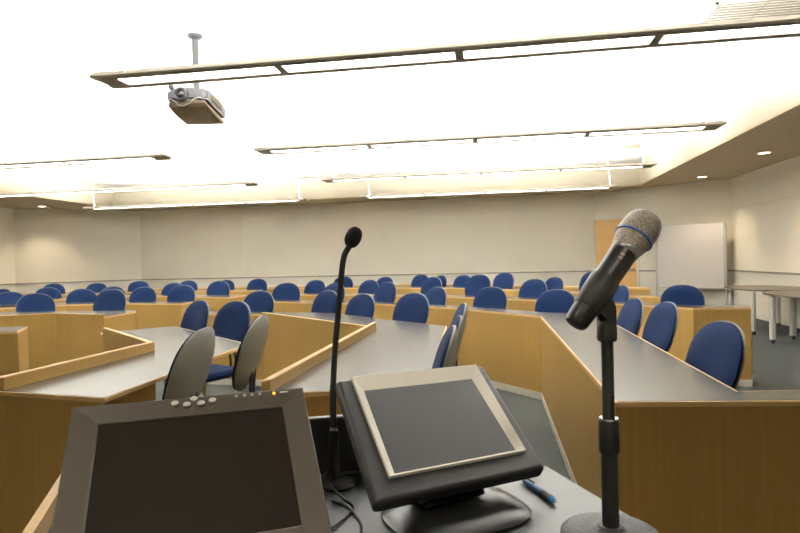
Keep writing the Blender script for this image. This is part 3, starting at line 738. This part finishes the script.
lathe_along(bm, a0, a1, [(0, .0165), (.002, .0178), (LL * .5, .0190), (LL - .002, .0196), (LL, .0184), (LL * .5, .0176), (.001, .0160)], 32); obj('clip_sleeve', bm, 'clip_rubber', st, smooth=True)
mic = thing('handheld_microphone', 'handheld wireless microphone with silver grille and blue ring held in the stand clip', 'microphone', ma)
z0 = Vector((0, 0, 0))
def ml_(name, prof, material, par=None):
    prof = [(t_, r_ * .92) for t_, r_ in prof]; bm = bmesh.new(); lathe_along(bm, z0, ax_m, prof, 40); return obj(name, bm, material, par or mic, smooth=True)
k = Lm
ml_('body', [(-.006, .006), (-.004, .0135), (0, .0160), (.01, .0170), (k * .70, .0192)], 'mic_black')
ml_('collar', [(k * .70, .0192), (k * .715, .0205), (k * .735, .0205)], 'silver_dark')
ml_('lower_grille', [(k * .735, .0205), (k * .80, .0238), (k * .852, .0264)], 'grille')
ml_('blue_ring', [(k * .85, .0268), (k * .853, .0279), (k * .866, .0279), (k * .87, .0274)], 'blue_ring')
ml_('upper_grille', [(k * .868, .0274), (k * .93, .0280), (k * 1.0, .0270), (k * 1.045, .0250), (k * 1.075, .0215), (k * 1.09, .0145), (k * 1.093, .001)], 'grille')
bm = bmesh.new(); toeye = (EYE - ma).normalized(); toeye = (toeye - ax_m * toeye.dot(ax_m)).normalized(); sx = ax_m.cross(toeye)
for t_ in (.60, .635):
    cpt = ax_m * (k * t_) + toeye * .0175; 
    vs = box(bm, -.0025, .0025, -.0022, .0022, 0, .001)
    for v in vs: v.co = cpt + sx * v.co.x + ax_m * v.co.y + toeye * v.co.z
obj('switch', bm, 'rail', mic)

# ------------------------------------------------------------------ gooseneck microphone
gb = P(338, 486, ZP); gd = (gb - EYE).dot(FW)
gm = thing('gooseneck_microphone', 'thin black gooseneck microphone with foam head rising between the two monitors', 'microphone', gb)
def G(x, y, dd=0): return PX_(x + 1, y, gd + dd) - gb
bm = bmesh.new(); lathe_along(bm, (0, 0, 0), (0, 0, 1), [(0, .027), (.004, .028), (.008, .025), (.012, .014), (.014, .010)], 32); obj('base_plate', bm, 'rubber', gm, smooth=True)
for k_ in range(3):
    an = k_ * 2.1 + .2; c = Vector((math.cos(an) * .021, math.sin(an) * .021, .008)); bm = bmesh.new(); cyl(bm, c, c + Vector((0, 0, .002)), .0028, n=10); obj('screw', bm, 'silver_dark', gm)
bm = bmesh.new(); lo = G(334, 470); hi = G(332.5, 430)
tube(bm, [Vector((0, 0, .010)), lo, G(333, 452), hi], [.0095, .0085, .0085, .0072], 16); obj('connector', bm, 'black', gm, smooth=True)
bm = bmesh.new(); tube(bm, [hi, hi + (G(332.5, 427) - hi)], .0062, 12); obj('connector_ring', bm, 'silver_dark', gm, smooth=True)
neck = bez([G(332.5, 428), G(332, 395), G(334, 350), G(337.5, 310), G(340, 280), G(343, 257), G(349, 245)], 8)
bm = bmesh.new(); tube(bm, neck, [.0058 if i < 10 else .0050 for i in range(len(neck))], 12); obj('gooseneck', bm, 'rubber', gm, smooth=True)
h0 = G(348, 247); h1 = G(357, 227, -.01); hd = (h1 - h0).normalized()
bm = bmesh.new(); HL = .036; n_ = 14
lathe_along(bm, h0, h1, [(HL * (1 - math.cos(math.pi * i / n_)) / 2, .0132 * math.sin(math.pi * i / n_) ** .8 + .0002) for i in range(n_ + 1)], 28); obj('foam_windscreen', bm, 'foam', gm, smooth=True)

# ------------------------------------------------------------------ cables on the lectern
def cable(label, pts, r=.0019, zz=ZP):
    ps = [P(x, y, zz + h) for x, y, h in pts]; c = ps[0].copy(); c.z = ZP
    bm = bmesh.new(); tube(bm, [p - c for p in bez(ps, 8)], r, 8); o = obj('cable', bm, 'rubber', None, smooth=True); o.location = c; tag(o, label, 'cable', 'black cables on the lectern')
cable('black cable looping forward from the gooseneck base to the charcoal monitor', [(333, 463, .012), (326, 475, .004), (331, 486, .010), (344, 499, .014), (353, 508, .003), (344, 519, .003), (326, 532, .003)])
cable('thinner black cable beside the gooseneck base curling down towards the front', [(332, 501, .0023), (345, 505, .0023), (356, 516, .0023), (361, 526, .0023), (358, 545, .0023)])
cable('black cable running from the gooseneck base behind the touch screen', [(338, 476, .014), (348, 475, .003), (362, 474, .003), (380, 468, .003)])

# ------------------------------------------------------------------ world + colour
w_ = bpy.data.worlds.new('world'); SC.world = w_; w_.use_nodes = True
w_.node_tree.nodes['Background'].inputs[0].default_value = (1, .97, .92, 1); w_.node_tree.nodes['Background'].inputs[1].default_value = .3
vs_ = SC.view_settings; vs_.view_transform = 'Standard'; vs_.look = 'None'; vs_.gamma = 1; vs_.use_curve_mapping = False
vs_.exposure = 1.0
SC.cycles.max_bounces = 8; SC.cycles.diffuse_bounces = 5
SC.cycles.sample_clamp_indirect = 6
